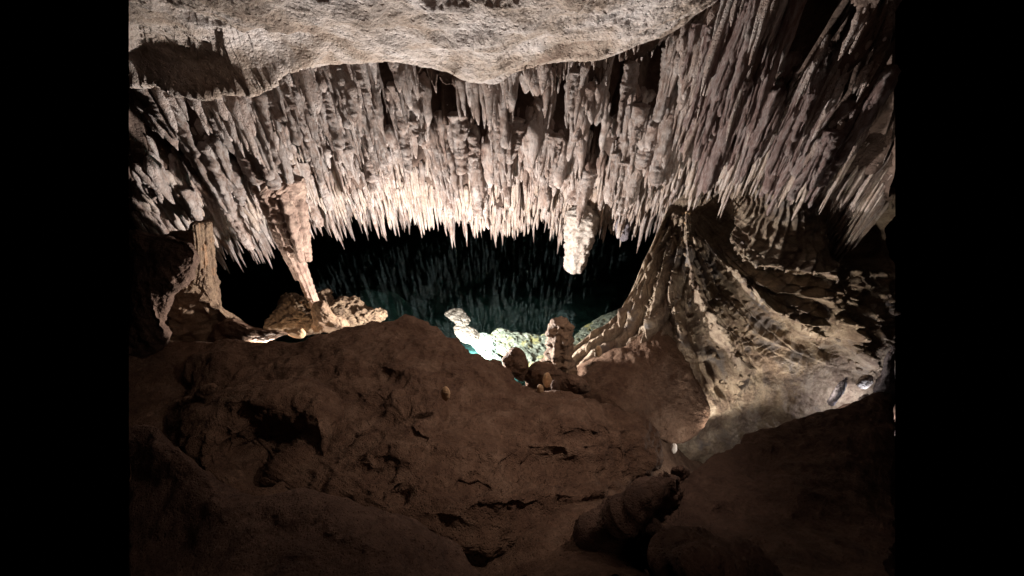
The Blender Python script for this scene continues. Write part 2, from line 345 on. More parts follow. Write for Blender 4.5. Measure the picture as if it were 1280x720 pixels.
# ------------------------------------------------------------------ stalactites
rng = np.random.RandomState(11)
def stal_geo(L, R, style, rg, ns=9, nrg=16):
    """hanging calcite: root at origin, tip at -L"""
    s = np.linspace(0, 1, nrg); a = np.linspace(0, 2*math.pi, ns, endpoint=False)
    if style == 'straw': pr = 1.0*(1-0.28*s)+0.25*np.exp(-s*14)
    elif style == 'cone': pr = (1-s)**0.75*0.95+0.12
    elif style == 'club': pr = 0.8+0.15*np.sin(s*5+rg.rand()*3)-0.35*s**2
    else: pr = (1-0.72*s)*(1+0.12*np.sin(s*9+rg.rand()*6))
    pr = pr*(1+0.06*np.sin(s*(14+rg.rand()*14)+rg.rand()*6)+0.035*rg.randn(nrg))
    pr[-2] *= 0.72; pr[-1] *= 0.22; pr[0] *= 0.35; pr[1] *= 0.85 if nrg < 20 else 0.7
    wx = 0.25*R*np.sin(s*3+rg.rand()*6)+0.35*R*np.cumsum(rg.randn(nrg))/nrg*2; wy = 0.25*R*np.sin(s*3.3+rg.rand()*6)
    ell = 1+0.3*(rg.rand()-0.5)
    rr = R*pr[:, None]*(1+0.13*np.sin(a[None]*rg.randint(2, 5)+rg.rand()*6+s[:, None]*rg.randn()*2)+0.06*rg.randn(nrg, ns))
    X = wx[:, None]+rr*np.cos(a)[None]*ell; Yy = wy[:, None]+rr*np.sin(a)[None]/ell
    Z = -L*s[:, None]+0*a[None]+0.15*R
    V = np.stack([X, Yy, Z], -1)
    V[-1, :, 2] -= 0.0
    F = [gridF(nrg, ns, True), (np.arange(ns)[None]+(nrg-1)*ns)]
    return V.reshape(-1, 3), F
lip_drips()
class Bag:
    def __init__(s): s.V = []; s.F = []; s.n = 0
    def add(s, V, F):
        s.V.append(V); s.F += [np.asarray(f)+s.n for f in F]; s.n += len(V)
    def obj(s, name, mat, parent=None):
        g = {}
        for f in s.F: g.setdefault(f.shape[1], []).append(f)
        return mesh_obj(name, np.concatenate(s.V), [np.concatenate(x) for x in g.values()], mat, parent)
STY = ['straw', 'cone', 'club', 'taper']
protos = {}
for st in STY:
    for q in range(6):
        rg = np.random.RandomState(100+q+10*STY.index(st)); b_ = Bag()
        V, F = stal_geo(1.0, 0.1, st, rg, 16, 44); b_.add(V, F)
        if st != 'straw':
            for z in range(rg.randint(3, 8)):
                an = rg.rand()*6.28; l_ = rg.uniform(.25, .85); rr_ = rg.uniform(.025, .055)
                V, F = stal_geo(l_, rr_, 'taper', rg, 9, 26); b_.add(V+np.array([math.cos(an)*.085, math.sin(an)*.085, -rg.uniform(0, .12)]), F)
        V = np.concatenate(b_.V)
        nn = V*np.array([1, 1, .0]); nn /= np.linalg.norm(nn, axis=1, keepdims=True)+1e-6
        V = V+nn*(0.022*fbm(V*np.array([24, 24, 5]), 3, q)+0.014*(vn(V*np.array([55, 55, 16]), 3)-.5))[:, None]
        protos[(st, q)] = (V, b_.F)
def size(px, py):
    up_ = aline(px)-py                      # pixels above the low edge of the ceiling
    e = rng.rand()**2.2
    if px > 905 and up_ > 95: L, W = 30+85*e, 6+15*e
    elif px > 860 and up_ < 95: L, W = rng.uniform(36, 70), 3.6+4.5*e
    elif up_ < 30: L, W = rng.uniform(8, 36), 3.4+3.8*e
    elif up_ < 80: L, W = 14+34*rng.rand(), 3.6+9*e
    else: L, W = 12+30*rng.rand()+38*e, 4.2+19*e
    if px < 330 and up_ < 60: L, W = 18+26*rng.rand(), 5+6*rng.rand()
    if px < 340 and up_ < 110: W *= 1.05; L *= 0.85
    return L, W
cands = []
def cellpos(px, py):
    j = int(np.clip(round((px-XL)/(XR-XL)*(ncx-1)), 0, ncx-1)); i = int(np.clip(round((py+30)/(aline(px)+30)*(ncy-1)), 0, ncy-1))
    return i, j
tries = 0
occ = {}
while len(cands) < 5200 and tries < 90000:
    tries += 1
    px = rng.uniform(XL+3, XR-3); al = aline(px); 
    lo = 40 if px < 860 else -25
    py = al-(al-lo)*rng.rand()**1.25
    i, j = cellpos(px, py)
    if cav[i, j] > 0.25 or (ter[i, j] < 0.35 and aline(px)-py > 40 and rng.rand() < 0.75): continue
    L, W = size(px, py)
    L *= 0.62+0.85*float(vn(np.array([[px/17.0, py/60.0, 3.0]]), 500)[0])
    if px < 885 and py+L*.8 < np.interp(px, ed[:, 0], ed[:, 1]): continue
    if hole[cellpos(px, min(py+L*.5, aline(px)-1))] > .5 and rng.rand() < .8: continue
    key = (int(px/3.2), int(py/4.5))
    if key in occ: continue
    occ[key] = 1
    P = Gc[i, j]; m = mpp(py, P[1])
    st = 'straw' if W < 5.5 else STY[rng.randint(1, 4)] if rng.rand() < 0.8 else 'straw'
    # keep the whole thing inside what the photograph shows of the place
    tip = P+np.array([0, 0, -L*m]); kk = (tip[1]*CT-(tip[2]-CZ)*ST)/FPX; tx = tip[0]/kk+640
    kp = (P[1]*CT-(P[2]-CZ)*ST)/FPX; bx = P[0]/kp+640
    if not (XL+W/2 < tx < XR-W/2 and XL+W/2 < bx < XR-W/2): continue
    cands.append((P, L*m*1.12, W*m*0.5, st, px, py, L, W))
# the large named ones
def big(px, py, Y, Lpx, Wpx, st='taper'):
    P = U(px, py, Y); m = mpp(py, Y); return P, Lpx*m, Wpx*m/2, st, px, py, Lpx, Wpx
# fat stalactites of the upper right
for (px, py, L, W, st) in [(982, 20, 70, 16, 'club'), (1003, 62, 55, 12, 'cone'), (1025, 66, 95, 17, 'club'), (1046, 74, 80, 22, 'club'), (1075, 96, 85, 19, 'taper'), (1100, 70, 110, 20, 'club'), (962, 20, 90, 14, 'taper'), (945, 10, 110, 15, 'taper'), (925, 5, 110, 17, 'taper'), (905, 20, 90, 16, 'taper'), (1090, 130, 90, 18, 'club'), (1062, 128, 90, 17, 'taper'), (1040, 10, 40, 22, 'cone'), (1066, 20, 42, 24, 'cone'), (1012, 20, 40, 20, 'cone'),
                          (620, 105, 85, 20, 'taper'), (555, 118, 75, 14, 'cone'), (575, 130, 40, 20, 'cone'), (505, 92, 60, 12, 'taper'), (745, 90, 90, 24, 'taper'), (718, 115, 70, 18, 'cone'), (668, 110, 80, 16, 'taper'), (690, 130, 80, 18, 'club'), (640, 140, 50, 26, 'club'), (785, 140, 70, 18, 'taper'), (830, 110, 70, 22, 'cone'), (855, 90, 90, 18, 'taper'), (770, 165, 70, 15, 'taper')]:
    i, j = cellpos(px, py); P = Gc[i, j]+np.array([0, -0.12, 0]); m = mpp(py, P[1])
    cands.append((P, L*m*1.15, W*m*0.5, st, px, py, L, W*3))
cands.sort(key=lambda c: -c[6]*c[7])
NI = 286
def region(px, py):
    u_ = aline(px)-py
    h = 'a' if px < 345 else 'middle' if px < 640 else 'right of middle' if px < 880 else 'right'
    return h, u_
proto_obj = {}
WHERE = [(250, 'over the dark rock mass'), (330, 'over the drip curtain'), (430, 'around the long column'), (560, 'over the open pool left of middle'), (700, 'over the white shore rocks'), (765, 'above the white hanging block'), (850, 'between hanging block and flowstone'), (960, 'above the flowstone flutes'), (1035, 'over the hanging crust of the flowstone'), (9999, 'over the dark recess beside the flowstone')]
def shows(c):
    return c[5] > (np.interp(c[4], ed[:, 0], ed[:, 1])-c[6]*.35 if c[4] < 885 else -15)
ind = [c for c in cands if shows(c)][:NI]; _k = set(id(c) for c in ind); rest = [c for c in cands if id(c) not in _k]
for n, (P, L, R, st, px, py, Lp, Wp) in enumerate(ind):
    q = n % 6; key = (st, q, px > 860)
    if key not in proto_obj:
        V, F = protos[(st, q)]
        g = {}
        for f in F: g.setdefault(np.asarray(f).shape[1], []).append(np.asarray(f))
        o = mesh_obj('stalactite', V, [np.concatenate(x) for x in g.values()], M['stalr_i'] if px > 860 else M['stal_i'], origin=np.zeros(3)); proto_obj[key] = o
    else:
        o = proto_obj[key].copy(); C.objects.link(o)
    o.location = P; o.scale = (R/0.1, R/0.1, L); o.rotation_euler = (rng.randn()*.035, rng.randn()*.035, rng.uniform(0, 6.28))
    wh = next(t_ for x_, t_ in WHERE if px < x_); u_ = aline(px)-py
    row = 'in the lowest row' if u_ < 50 else 'in the middle rows' if u_ < 100 else 'in the upper rows' if u_ < 145 else 'in the topmost rows'
    look = ('long ' if Lp > 62 else 'short ' if Lp < 45 else '')+'stout' if Wp > 19 else ('long ' if Lp > 62 else 'short ' if Lp < 45 else '')+'fat knobbly' if Wp > 12 else 'slender' if Wp < 8 else 'medium'
    tone = 'mauve-grey' if px > 860 else 'pale brown' if px < 345 else 'pale'
    lab = '%s %s stalactite %s %s' % (look, tone, row, wh); g = 'stalactites hanging %s %s' % (row, wh)
    props(o, lab, 'stalactite', g)
for key, bag_name in (('m', 'stalactite'),):
    pass
bags = {'a': Bag(), 'b': Bag()}
for n, (P, L, R, st, px, py, Lp, Wp) in enumerate(rest):
    V, F = stal_geo(L, R, st, rng, 7, 11)
    bags['b' if st == 'straw' and aline(px)-py < 60 else 'a'].add(V+P, F)
# stalactites on the far side of the ceiling, seen mirrored in the pool
for q in range(1500):
    i = rng.randint(0, 34); j = rng.randint(0, ncx); e = back[i][j]
    L = rng.uniform(0.2, 0.95)
    V, F = stal_geo(L, rng.uniform(0.03, 0.08), 'taper', rng, 6, 6); bags['a'].add(V+e+np.array([rng.randn()*.05, rng.randn()*.1, 0]), F)
props(bags['a'].obj('small_stalactites', M['stal']), 'countless small stalactites filling the ceiling between the larger ones', 'small stalactites', kind='stuff')
props(bags['b'].obj('straw_stalactites', M['straw']), 'bright fringe of thin straw stalactites along the low edge of the ceiling', 'straw stalactites', kind='stuff')

# ------------------------------------------------------------------ tubes with flutes (columns, drip curtains)
def fluted(paths, radii, rg, ns=26, nrg=110, fl=0.10, kf=5, rough=0.10, seed=3, freq=9):
    """paths: list of 3D points root->tip"""
    P = smooth_poly(paths, nrg, False); R = np.interp(np.linspace(0, 1, nrg), np.linspace(0, 1, len(radii)), radii)
    T = np.gradient(P, axis=0); T /= np.linalg.norm(T, axis=1, keepdims=True)
    A = np.cross(T, [0, 1, 0.01]); A /= np.linalg.norm(A, axis=1, keepdims=True); B = np.cross(T, A)
    a = np.linspace(0, 2*math.pi, ns, endpoint=False)
    rr = R[:, None]*(1+fl*np.sin(a*kf+rg.rand()*6)[None])
    V = P[:, None]+rr[..., None]*(np.cos(a)[None, :, None]*A[:, None]+np.sin(a)[None, :, None]*B[:, None])
    V = V+((V-P[:, None])*(rough*fbm(V*freq, 4, seed)*2.0)[..., None])
    V[-1] = P[-1]+(V[-1]-P[-1])*0.3
    return V.reshape(-1, 3), [gridF(nrg, ns, True), (np.arange(ns)[None]+(nrg-1)*ns), np.arange(ns)[None][:, ::-1]]
rg = np.random.RandomState(5)
root = bpy.data.objects.new('hanging_formation', None); C.objects.link(root); root.location = U(398, 391, 4.0)
props(root, 'long leaning column of fused stalactites reaching down to the rocks at the left', 'dripstone')
def tubes(name, specs, mat, parent=None, ns=30, rough=0.2, kf=5, fl=.08, freq=15):
    b = Bag()
    for (pts, Y, rad, dy) in specs:
        pts3 = [U(p[0], p[1], Y+dy*k/(len(pts)-1)) for k, p in enumerate(pts)]
        m = mpp(pts[0][1], Y)
        V, F = fluted(pts3, [r*m for r in rad], rg, ns=ns, rough=rough, kf=kf, fl=fl, freq=freq, seed=rg.randint(99)); b.add(V, F)
    return b.obj(name, mat, parent)
tubes('shaft', [([(338, 228), (352, 275), (376, 335), (398, 391)], 3.95, (18, 15, 11, 8, 6), 0.05)], M['colm'], root, 60, 0.22, 9, .09, 15)
tubes('side_flute', [([(352, 222), (364, 265), (378, 328)], 3.88, (12, 10, 8, 4.5), 0.0)], M['colm'], root)
tubes('side_flute', [([(366, 222), (374, 260), (386, 326)], 3.93, (12, 10, 8, 4.5), 0.0)], M['colm'], root)
tubes('side_flute', [([(328, 236), (338, 262), (352, 300), (372, 350)], 4.0, (9, 8, 7, 3), 0.0)], M['colm'], root)
tubes('broken_crown', [([(332, 214), (345, 226), (360, 240)], 3.9, (12, 21, 15), 0.0)], M['colm'], root, 50, 0.3, 9, .2, 14)
props(tubes('stalactite', [([(378, 200), (384, 240), (400, 283)], 4.7, (11, 9, 7, 5), 0), ([(392, 190), (404, 230), (413, 262)], 4.75, (9, 7, 6, 4), 0)], M['stal']), 'thick twin stalactite hanging just right of the long column', 'stalactite')
props(tubes('stalactite', [([(270, 215), (290, 265), (315, 311)], 4.0, (10, 10, 8, 5), 0)], M['stal']), 'blunt brown stalactite hanging lowest left of the long column', 'stalactite')
props(tubes('stalactite', [([(232, 235), (243, 262), (252, 286)], 3.8, (8, 7, 6, 4), 0)], M['stal']), 'short blunt pale stalactite above the left drip curtain', 'stalactite')
props(tubes('hanging_calcite', [([(731, 258), (727, 275), (722, 310), (718, 337)], 5.35, (8, 20, 19, 15, 12.5), 0)], M['white2'], None, 60, 0.14, 6), 'bright white stubby calcite block hanging alone over the dark pool', 'hanging calcite')
props(tubes('hanging_calcite', [([(776, 270), (778, 285), (780, 300)], 5.6, (11, 9, 4), 0)], M['grey'], None, 20, 0.3), 'small grey hanging lump at the right end of the fringe over the pool', 'hanging calcite')
cr_ = []
for k in range(10):
    x = 300+k*5; cr_.append(([(x, 250), (x+3, 262), (x+6, 272+rg.rand()*14)], 4.7, (2.6, 2, 1), 0))
props(tubes('straw_cluster', cr_, M['white2'], None, 8), 'cluster of bright white straws just left of the long column', 'straw cluster')

# ------------------------------------------------------------------ water and pool bed
mw = bpy.data.materials.new('pool_water'); mw.use_nodes = True; nt = mw.node_tree; N = nt.nodes; Lk = nt.links
for n in list(N): N.remove(n)
out = N.new('ShaderNodeOutputMaterial'); mix = N.new('ShaderNodeMixShader'); gl = N.new('ShaderNodeBsdfGlossy'); tr = N.new('ShaderNodeBsdfTransparent'); fr = N.new('ShaderNodeFresnel')
gl.inputs['Roughness'].default_value = 0.035; fr.inputs['IOR'].default_value = 1.4; tr.inputs['Color'].default_value = (.55, .85, .88, 1)
gl.inputs['Color'].default_value = (.45, .75, .85, 1)
nz = N.new('ShaderNodeTexNoise'); nz.inputs['Scale'].default_value = 5; tc = N.new('ShaderNodeTexCoord'); Lk.new(tc.outputs['Object'], nz.inputs['Vector'])
bp = N.new('ShaderNodeBump'); bp.inputs['Strength'].default_value = 0.12; bp.inputs['Distance'].default_value = 0.01; Lk.new(nz.outputs[0], bp.inputs['Height']); Lk.new(bp.outputs[0], gl.inputs['Normal'])
Lk.new(fr.outputs[0], mix.inputs[0]); Lk.new(tr.outputs[0], mix.inputs[1]); Lk.new(gl.outputs[0], mix.inputs[2]); Lk.new(mix.outputs[0], out.inputs[0])
def xlim(px, Y, z): return (px-640)/FPX*(Y*CT-(z-CZ)*ST)
Vw = np.array([(xlim(XL, 2.6, 0), 2.6, 0), (xlim(XR, 2.6, 0), 2.6, 0), (xlim(XR, 11.5, 0), 11.5, 0), (xlim(XL, 11.5, 0), 11.5, 0)], float)
props(mesh_obj('water', Vw, [np.array([[0, 1, 2, 3]])], mw, smooth=False), kind='structure')
t = np.linspace(0, 1, 140)[:, None]; u = np.linspace(-9, 9, 240)[None]
yy = 2.4+9.4*t**1.3
B_ = np.stack([u+0*t, yy+0*u, -0.45-1.4*sstep(3.6, 6.5, yy)+0*u], -1)
B_[..., 2] += 0.28*fbm(B_*1.6, 5, 71)*1.2+0.15*ridged(B_*2.3, 4, 73)-0.1
B_[..., 2] += 1.35*np.exp(-((B_[..., 0]+2.6)**2+(B_[..., 1]-5.4)**2)/.7)
B_[..., 2] = np.minimum(B_[..., 2], -0.04)
B_[..., 0] = np.clip(B_[..., 0], xlim(XL, B_[..., 1], B_[..., 2]), xlim(XR, B_[..., 1], B_[..., 2]))
props(mesh_obj('pool_bed', B_.reshape(-1, 3), [gridF(140, 240)], M['bed']), kind='structure')

# ------------------------------------------------------------------ clay floor
gnd = rbf([(161, 425, 2.9), (161, 560, 1.45), (161, 725, 0.46), (300, 430, 3.0), (300, 560, 1.45), (300, 725, 0.46), (450, 430, 2.9), (450, 560, 1.4), (450, 725, .46), (600, 455, 2.7), (600, 560, 1.5), (600, 725, .46),
           (680, 480, 2.75), (760, 500, 2.6), (850, 505, 2.6), (850, 560, 2.3), (900, 575, 2.35), (760, 560, 1.75), (850, 640, 1.1), (905, 640, 1.4), (850, 725, .46), (950, 525, 2.6), (950, 560, 2.3), (950, 620, 1.5), (1119, 500, 2.3), (1119, 560, 1.6), (1119, 725, .46)])
gx = np.linspace(XL, XR, 420)[None]; tl = np.interp(gx, [161, 300, 450, 560, 640, 690, 760, 850, 1119], [428, 428, 428, 440, 480, 486, 478, 480, 480])
tt = np.linspace(0, 1, 260)[:, None]
PYg = tl+(728-tl)*tt; PXg = gx+0*tt
Gg = U(PXg, PYg, np.maximum(gnd(PXg, PYg)+0.06, 0.35))
Ng = to_cam(Gg, gnorm(Gg)); Gg = Gg+Ng*(0.07*fbm(Gg*2.3, 5, 41)+0.012*fbm(Gg*14, 3, 42))[..., None]
skirt = Gg[0].copy(); skirt[:, 1] += 0.25; skirt[:, 2] = -0.4
Gg = np.concatenate([skirt[None], Gg], 0)
kk = (Gg[..., 1]*CT-(Gg[..., 2]-CZ)*ST)/FPX; Gg[..., 0] = np.clip(Gg[..., 0], (XL-640)*kk, (XR-640)*kk)
props(mesh_obj('ground', Gg.reshape(-1, 3), [gridF(261, 420)], M['clay']), kind='structure')

# ------------------------------------------------------------------ boulders
CL = (XL, XR)
b = boulder('boulder', [(255, 438), (330, 424), (400, 415), (470, 402), (515, 401), (560, 414), (600, 436), (635, 458), (655, 487), (700, 489), (760, 503), (815, 525), (838, 556), (838, 590), (790, 615), (740, 650), (680, 690), (560, 700), (430, 660), (330, 600), (240, 500)],
            [(255, 440, 2.7), (400, 420, 2.85), (510, 403, 2.95), (600, 440, 2.55), (655, 490, 2.2), (760, 505, 2.05), (838, 560, 1.75), (800, 610, 1.35), (680, 690, .75), (500, 690, .7), (330, 600, 1.2), (500, 520, 1.65), (600, 560, 1.4), (700, 540, 1.65)],
            M['clay'], bulge=0.16, thick=0.55, centre=(540, 540), feats=[(425, 447, 34, 16, -8, .16), (470, 470, 26, 12, 20, -.20), (515, 462, 26, 12, 25, .12), (455, 505, 40, 18, 20, -.16), (560, 470, 16, 9, 0, -.10), (600, 455, 40, 12, 30, .10),
            (705, 520, 75, 17, 14, .17), (640, 508, 30, 10, 0, -.08), (735, 546, 20, 9, 0, -.10), (690, 583, 62, 18, 0, -.24), (790, 560, 30, 22, 60, .10), (640, 625, 90, 14, -8, .09), (560, 570, 40, 16, 10, -.10), (520, 530, 18, 8, 0, .07), (480, 590, 40, 12, 0, -.10), (600, 600, 14, 8, 0, -.09), (500, 620, 8, 8, 0, -.10), (750, 618, 30, 10, -20, .07), (540, 425, 50, 14, 12, .07)], nth=420, nr=170, amp=0.17, freq=1.9, seed=14, ridge=0.10, pit=0.02, exp=0.45)
props(b, 'largest brown clay-covered boulder in the middle foreground with the pool behind its crest', 'boulder')
b = boulder('boulder', [(214, 500), (262, 488), (330, 472), (390, 470), (425, 485), (445, 520), (430, 570), (412, 640), (330, 650), (240, 600), (205, 545)],
            [(214, 500, 1.95), (330, 472, 2.05), (430, 500, 1.85), (430, 600, 1.25), (240, 590, 1.3)], M['clay'], bulge=0.22, thick=0.35, nth=300, nr=90, amp=0.11, freq=2.3, seed=33, ridge=0.07, centre=(330, 560), feats=[(335, 562, 52, 36, 10, -.75), (395, 530, 14, 50, -20, .14), (300, 505, 60, 10, -14, .10), (405, 500, 18, 18, 0, .08)])
props(b, 'dark humped boulder with a hollow beneath it, left of the largest boulder', 'boulder')
b = boulder('boulder', [(150, 560), (162, 535), (190, 530), (215, 548), (245, 580), (285, 603), (330, 618), (378, 614), (425, 628), (500, 648), (560, 668), (585, 700), (596, 735), (400, 770), (150, 760)],
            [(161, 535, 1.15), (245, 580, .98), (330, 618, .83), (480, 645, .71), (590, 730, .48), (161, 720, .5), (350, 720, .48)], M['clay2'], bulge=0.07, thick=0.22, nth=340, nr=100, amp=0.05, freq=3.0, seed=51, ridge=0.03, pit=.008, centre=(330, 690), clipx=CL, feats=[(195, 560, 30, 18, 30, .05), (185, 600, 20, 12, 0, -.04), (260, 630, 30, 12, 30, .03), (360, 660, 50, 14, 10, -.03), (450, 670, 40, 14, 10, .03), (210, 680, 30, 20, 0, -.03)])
props(b, 'near dark reddish boulder filling the bottom left corner', 'boulder')
b = boulder('boulder', [(772, 740), (800, 690), (822, 640), (850, 600), (880, 580), (915, 560), (935, 540), (985, 524), (1040, 504), (1130, 498), (1135, 620), (1135, 740), (950, 765)],
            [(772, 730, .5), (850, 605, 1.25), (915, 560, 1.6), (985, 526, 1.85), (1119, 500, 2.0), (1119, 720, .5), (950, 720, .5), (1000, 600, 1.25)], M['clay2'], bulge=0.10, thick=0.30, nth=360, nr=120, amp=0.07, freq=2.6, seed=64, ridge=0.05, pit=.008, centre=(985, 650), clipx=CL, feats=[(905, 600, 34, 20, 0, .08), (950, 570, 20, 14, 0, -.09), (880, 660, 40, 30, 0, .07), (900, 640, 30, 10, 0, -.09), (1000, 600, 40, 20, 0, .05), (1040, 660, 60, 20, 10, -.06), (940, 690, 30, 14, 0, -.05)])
props(b, 'broad dark boulder filling the bottom right with a thin bright rim', 'boulder')
for (out_, Y, lab, sd) in [
    ([(775, 735), (790, 690), (812, 650), (830, 660), (822, 700), (815, 735)], .62, 'narrow dark rock wedged at the left foot of the bottom right boulder', 1),
    ([(818, 612), (835, 604), (852, 612), (855, 630), (842, 642), (822, 636)], 1.08, 'round brown cobble on the left edge of the bottom right boulder', 2),
    ([(838, 588), (850, 582), (860, 588), (858, 598), (845, 603)], 1.32, 'smaller round cobble topmost at the tip of the bottom right boulder', 3),
    ([(700, 690), (735, 655), (775, 628), (812, 605), (840, 594), (848, 602), (815, 632), (795, 660), (772, 700), (735, 725)], .85, 'long dark rock in the cleft between the largest and bottom right boulders', 4),
    ([(812, 700), (842, 684), (890, 698), (968, 712), (975, 730), (850, 735)], .52, 'flat angular rock lowest at the bottom right', 5),
    ([(242, 505), (247, 487), (262, 480), (270, 484), (262, 498), (256, 514)], 1.92, 'pointed reddish stone left on top of the humped boulder', 6),
    ([(266, 512), (272, 500), (285, 493), (294, 497), (288, 508), (274, 518)], 1.86, 'rounded reddish stone beside the pointed stone on the humped boulder', 7),
    ([(702, 478), (712, 470), (726, 472), (738, 482), (733, 492), (706, 490)], 2.35, 'rough brown rock beside the foot of the standing stalagmite', 8),
    ([(628, 452), (635, 440), (641, 434), (650, 435), (655, 443), (660, 458), (654, 474), (640, 470), (632, 462)], 2.72, 'rounded knob of rock left of the standing stalagmite', 9),
    ([(658, 462), (672, 452), (690, 456), (700, 462), (712, 470), (705, 490), (665, 488), (656, 478)], 2.75, 'reddish lumpy rock the standing stalagmite rises from', 10),
    ]:
    m = mpp(np.mean([p[1] for p in out_]), Y); wd = (max(p[0] for p in out_)-min(p[0] for p in out_))*m
    b = boulder('rock', out_, [(0, 0, Y)], M['clay2'] if sd < 6 else M['clay'], bulge=wd*0.35, thick=wd*0.5, nth=120, nr=44, amp=wd*(0.24 if sd < 6 else .15), freq=2.4/max(wd, .05)*0.8, seed=sd*7)
    props(b, lab, 'rock')
# pebbles on the boulders
for (px, py, s_, Y, lab) in [(557, 492, 7.5, 1.56, 'oval tan pebble standing on the largest boulder'), (748, 439, 6, 2.85, 'small orange pebble on the clay slope right of the stalagmite'),
                        (675, 487, 6, 2.18, 'orange pebble at the foot of the stalagmite mound, left one'), (684, 475, 8, 2.4, 'upright orange pebble against the stalagmite mound'), (693, 482, 6, 2.25, 'dark pebble at the foot of the stalagmite mound, right one')]:
    ang = np.linspace(0, 6.283, 9)[:-1]; o_ = [(px+s_*.75*math.cos(a)*(1+.1*math.sin(3*a)), py+s_*1.2*math.sin(a)) for a in ang]
    m = mpp(py, Y); b = boulder('pebble', o_, [(0, 0, Y)], M['ochre'] if 'orange' in lab or 'tan' in lab else M['clay2'], bulge=s_*m*.7, thick=s_*m*.7, nth=40, nr=14, amp=.012, freq=26, seed=int(px))
    props(b, lab, 'pebble')
b = boulder('stone', [(838, 558), (841, 554), (846, 556), (846, 564), (842, 567), (838, 564)], [(0, 0, 2.02)], M['white2'], bulge=.02, thick=.02, nth=24, nr=10, amp=.003, freq=20)
props(b, 'tiny bright white stone on the clay floor between the boulders', 'stone')

# ------------------------------------------------------------------ stalagmite and shore rocks
props(tubes('stalagmite', [([(699, 470), (699, 450), (700, 430), (701, 410), (701, 402)], 2.85, (19, 17, 14, 11.5, 8.5), 0)], M['brown'], None, 60, 0.30, 7, .07, 12), 'stout rounded stalagmite standing at the pool edge right of middle', 'stalagmite')
for (o_, Y, T, lab, mt, am) in [
    ([(556, 392), (566, 385), (578, 388), (586, 395), (588, 403), (580, 408), (570, 406), (562, 399)], yz(395, .02), .05, 'white crusted rock breaking the pool surface nearest the middle boulder', M['white'], .05),
    ([(610, 425), (618, 414), (630, 411), (650, 416), (668, 418), (690, 420), (700, 440), (690, 462), (660, 462), (640, 450), (622, 440)], yz(432, .02), .05, 'broad green-tinged crusted shelf at the water edge left of the stalagmite', M['shore'], .05),
    ([(568, 409), (582, 407), (594, 411), (600, 420), (590, 430), (576, 426)], yz(418, .02), .04, 'second white crusted rock lying half sunk just below the first', M['white'], .05),
    ([(585, 425), (605, 415), (618, 425), (625, 442), (640, 455), (620, 456), (596, 440)], yz(435, 0.0), .05, 'dark crusted rock between the white rock and the green shelf', M['bed'], .06),
    ([(704, 442), (712, 422), (735, 405), (765, 390), (780, 388), (776, 400), (750, 412), (725, 432), (712, 450)], yz(415, .03), .05, 'smooth blue-grey wet ledge at the foot of the fluted flowstone', M['shore'], .03),
    ]:
    ys = [p[1] for p in o_]; z_ = .02
    ctrl = [(0, min(ys), yz(min(ys), z_)), (0, max(ys), yz(max(ys), z_))]
    b = boulder('shore_rock', o_, ctrl, mt, bulge=T, thick=.25, nth=160, nr=50, amp=am, freq=5, seed=int(o_[0][0]), pit=.02)
    props(b, lab, 'shore rock')
b = boulder('rim_rock', [(332, 410), (342, 392), (350, 372), (366, 366), (378, 374), (400, 366), (412, 362), (418, 376), (440, 372), (458, 384), (480, 392), (470, 404), (420, 412), (370, 416)], [(330, 420, 3.9), (480, 420, 4.1), (340, 370, 4.5), (470, 370, 4.6)], M['rim'], bulge=.25, thick=.4, nth=300, nr=80, amp=.10, freq=5.5, seed=79, ridge=.0, lump=.05, pit=.03)
props(b, 'lumpy ochre rock rim at the pool edge behind the foot of the long column', 'rim rock')
b = boulder('rock', [(388, 388), (395, 376), (404, 374), (416, 386), (432, 398), (434, 410), (400, 416), (388, 408)], [(0, 0, 3.75)], M['brown'], bulge=.16, thick=.2, nth=120, nr=40, amp=.06, freq=5, seed=79, ridge=.06)
props(b, 'ribbed drip-covered rock right under the tip of the long column', 'rock')
b = boulder('rock', [(262, 430), (268, 404), (290, 398), (310, 406), (335, 410), (357, 414), (360, 420), (330, 428)], [(0, 0, 3.25)], M['clay'], bulge=.14, thick=.2, nth=140, nr=40, amp=.06, freq=4, seed=83, ridge=.04)
props(b, 'low brown mound between the left drip curtain and the long column', 'rock')
b = boulder('rock', [(360, 418), (368, 410), (378, 410), (382, 418), (374, 423)], [(0, 0, 3.35)], M['ochre'], bulge=.06, thick=.1, nth=60, nr=20, amp=.02, freq=9, seed=85)
props(b, 'small orange-lit rock at the foot of the long column', 'rock')
b = boulder('rock_mass', [(150, 300), (190, 292), (225, 296), (248, 312), (240, 340), (218, 372), (205, 400), (205, 432), (150, 440)], [(161, 300, 3.15), (240, 310, 3.1), (161, 430, 2.8), (215, 430, 2.75)], M['clay2'], bulge=.1, thick=.5, nth=260, nr=80, amp=.10, freq=2.6, seed=91, ridge=.06, clipx=CL, centre=(185, 360))
props(b, 'big dark rock mass at the left edge beneath the ceiling', 'rock mass')
b = boulder('rock', [(205, 292), (262, 286), (266, 340), (280, 388), (318, 418), (330, 432), (195, 436), (196, 390), (214, 340)], [(215, 290, 3.6), (262, 290, 3.7), (200, 435, 3.1), (320, 430, 3.35)], M['brown'], bulge=.12, thick=.3, nth=220, nr=70, amp=.10, freq=4, seed=95, ridge=.10)
props(b, 'dark brown rock core that the orange-lit drip ribs cling to', 'rock')
root = bpy.data.objects.new('ribbed_dripstone', None); C.objects.link(root); root.location = U(240, 425, 3.3)
props(root, 'orange-lit drip curtain of ribs at the right side of the dark left rock mass', 'drip curtain')
rq = np.random.RandomState(21); LB = [(240, 280), (236, 330), (208, 385), (190, 432)]; RB = [(262, 278), (268, 345), (282, 390), (303, 424)]
ribs = []
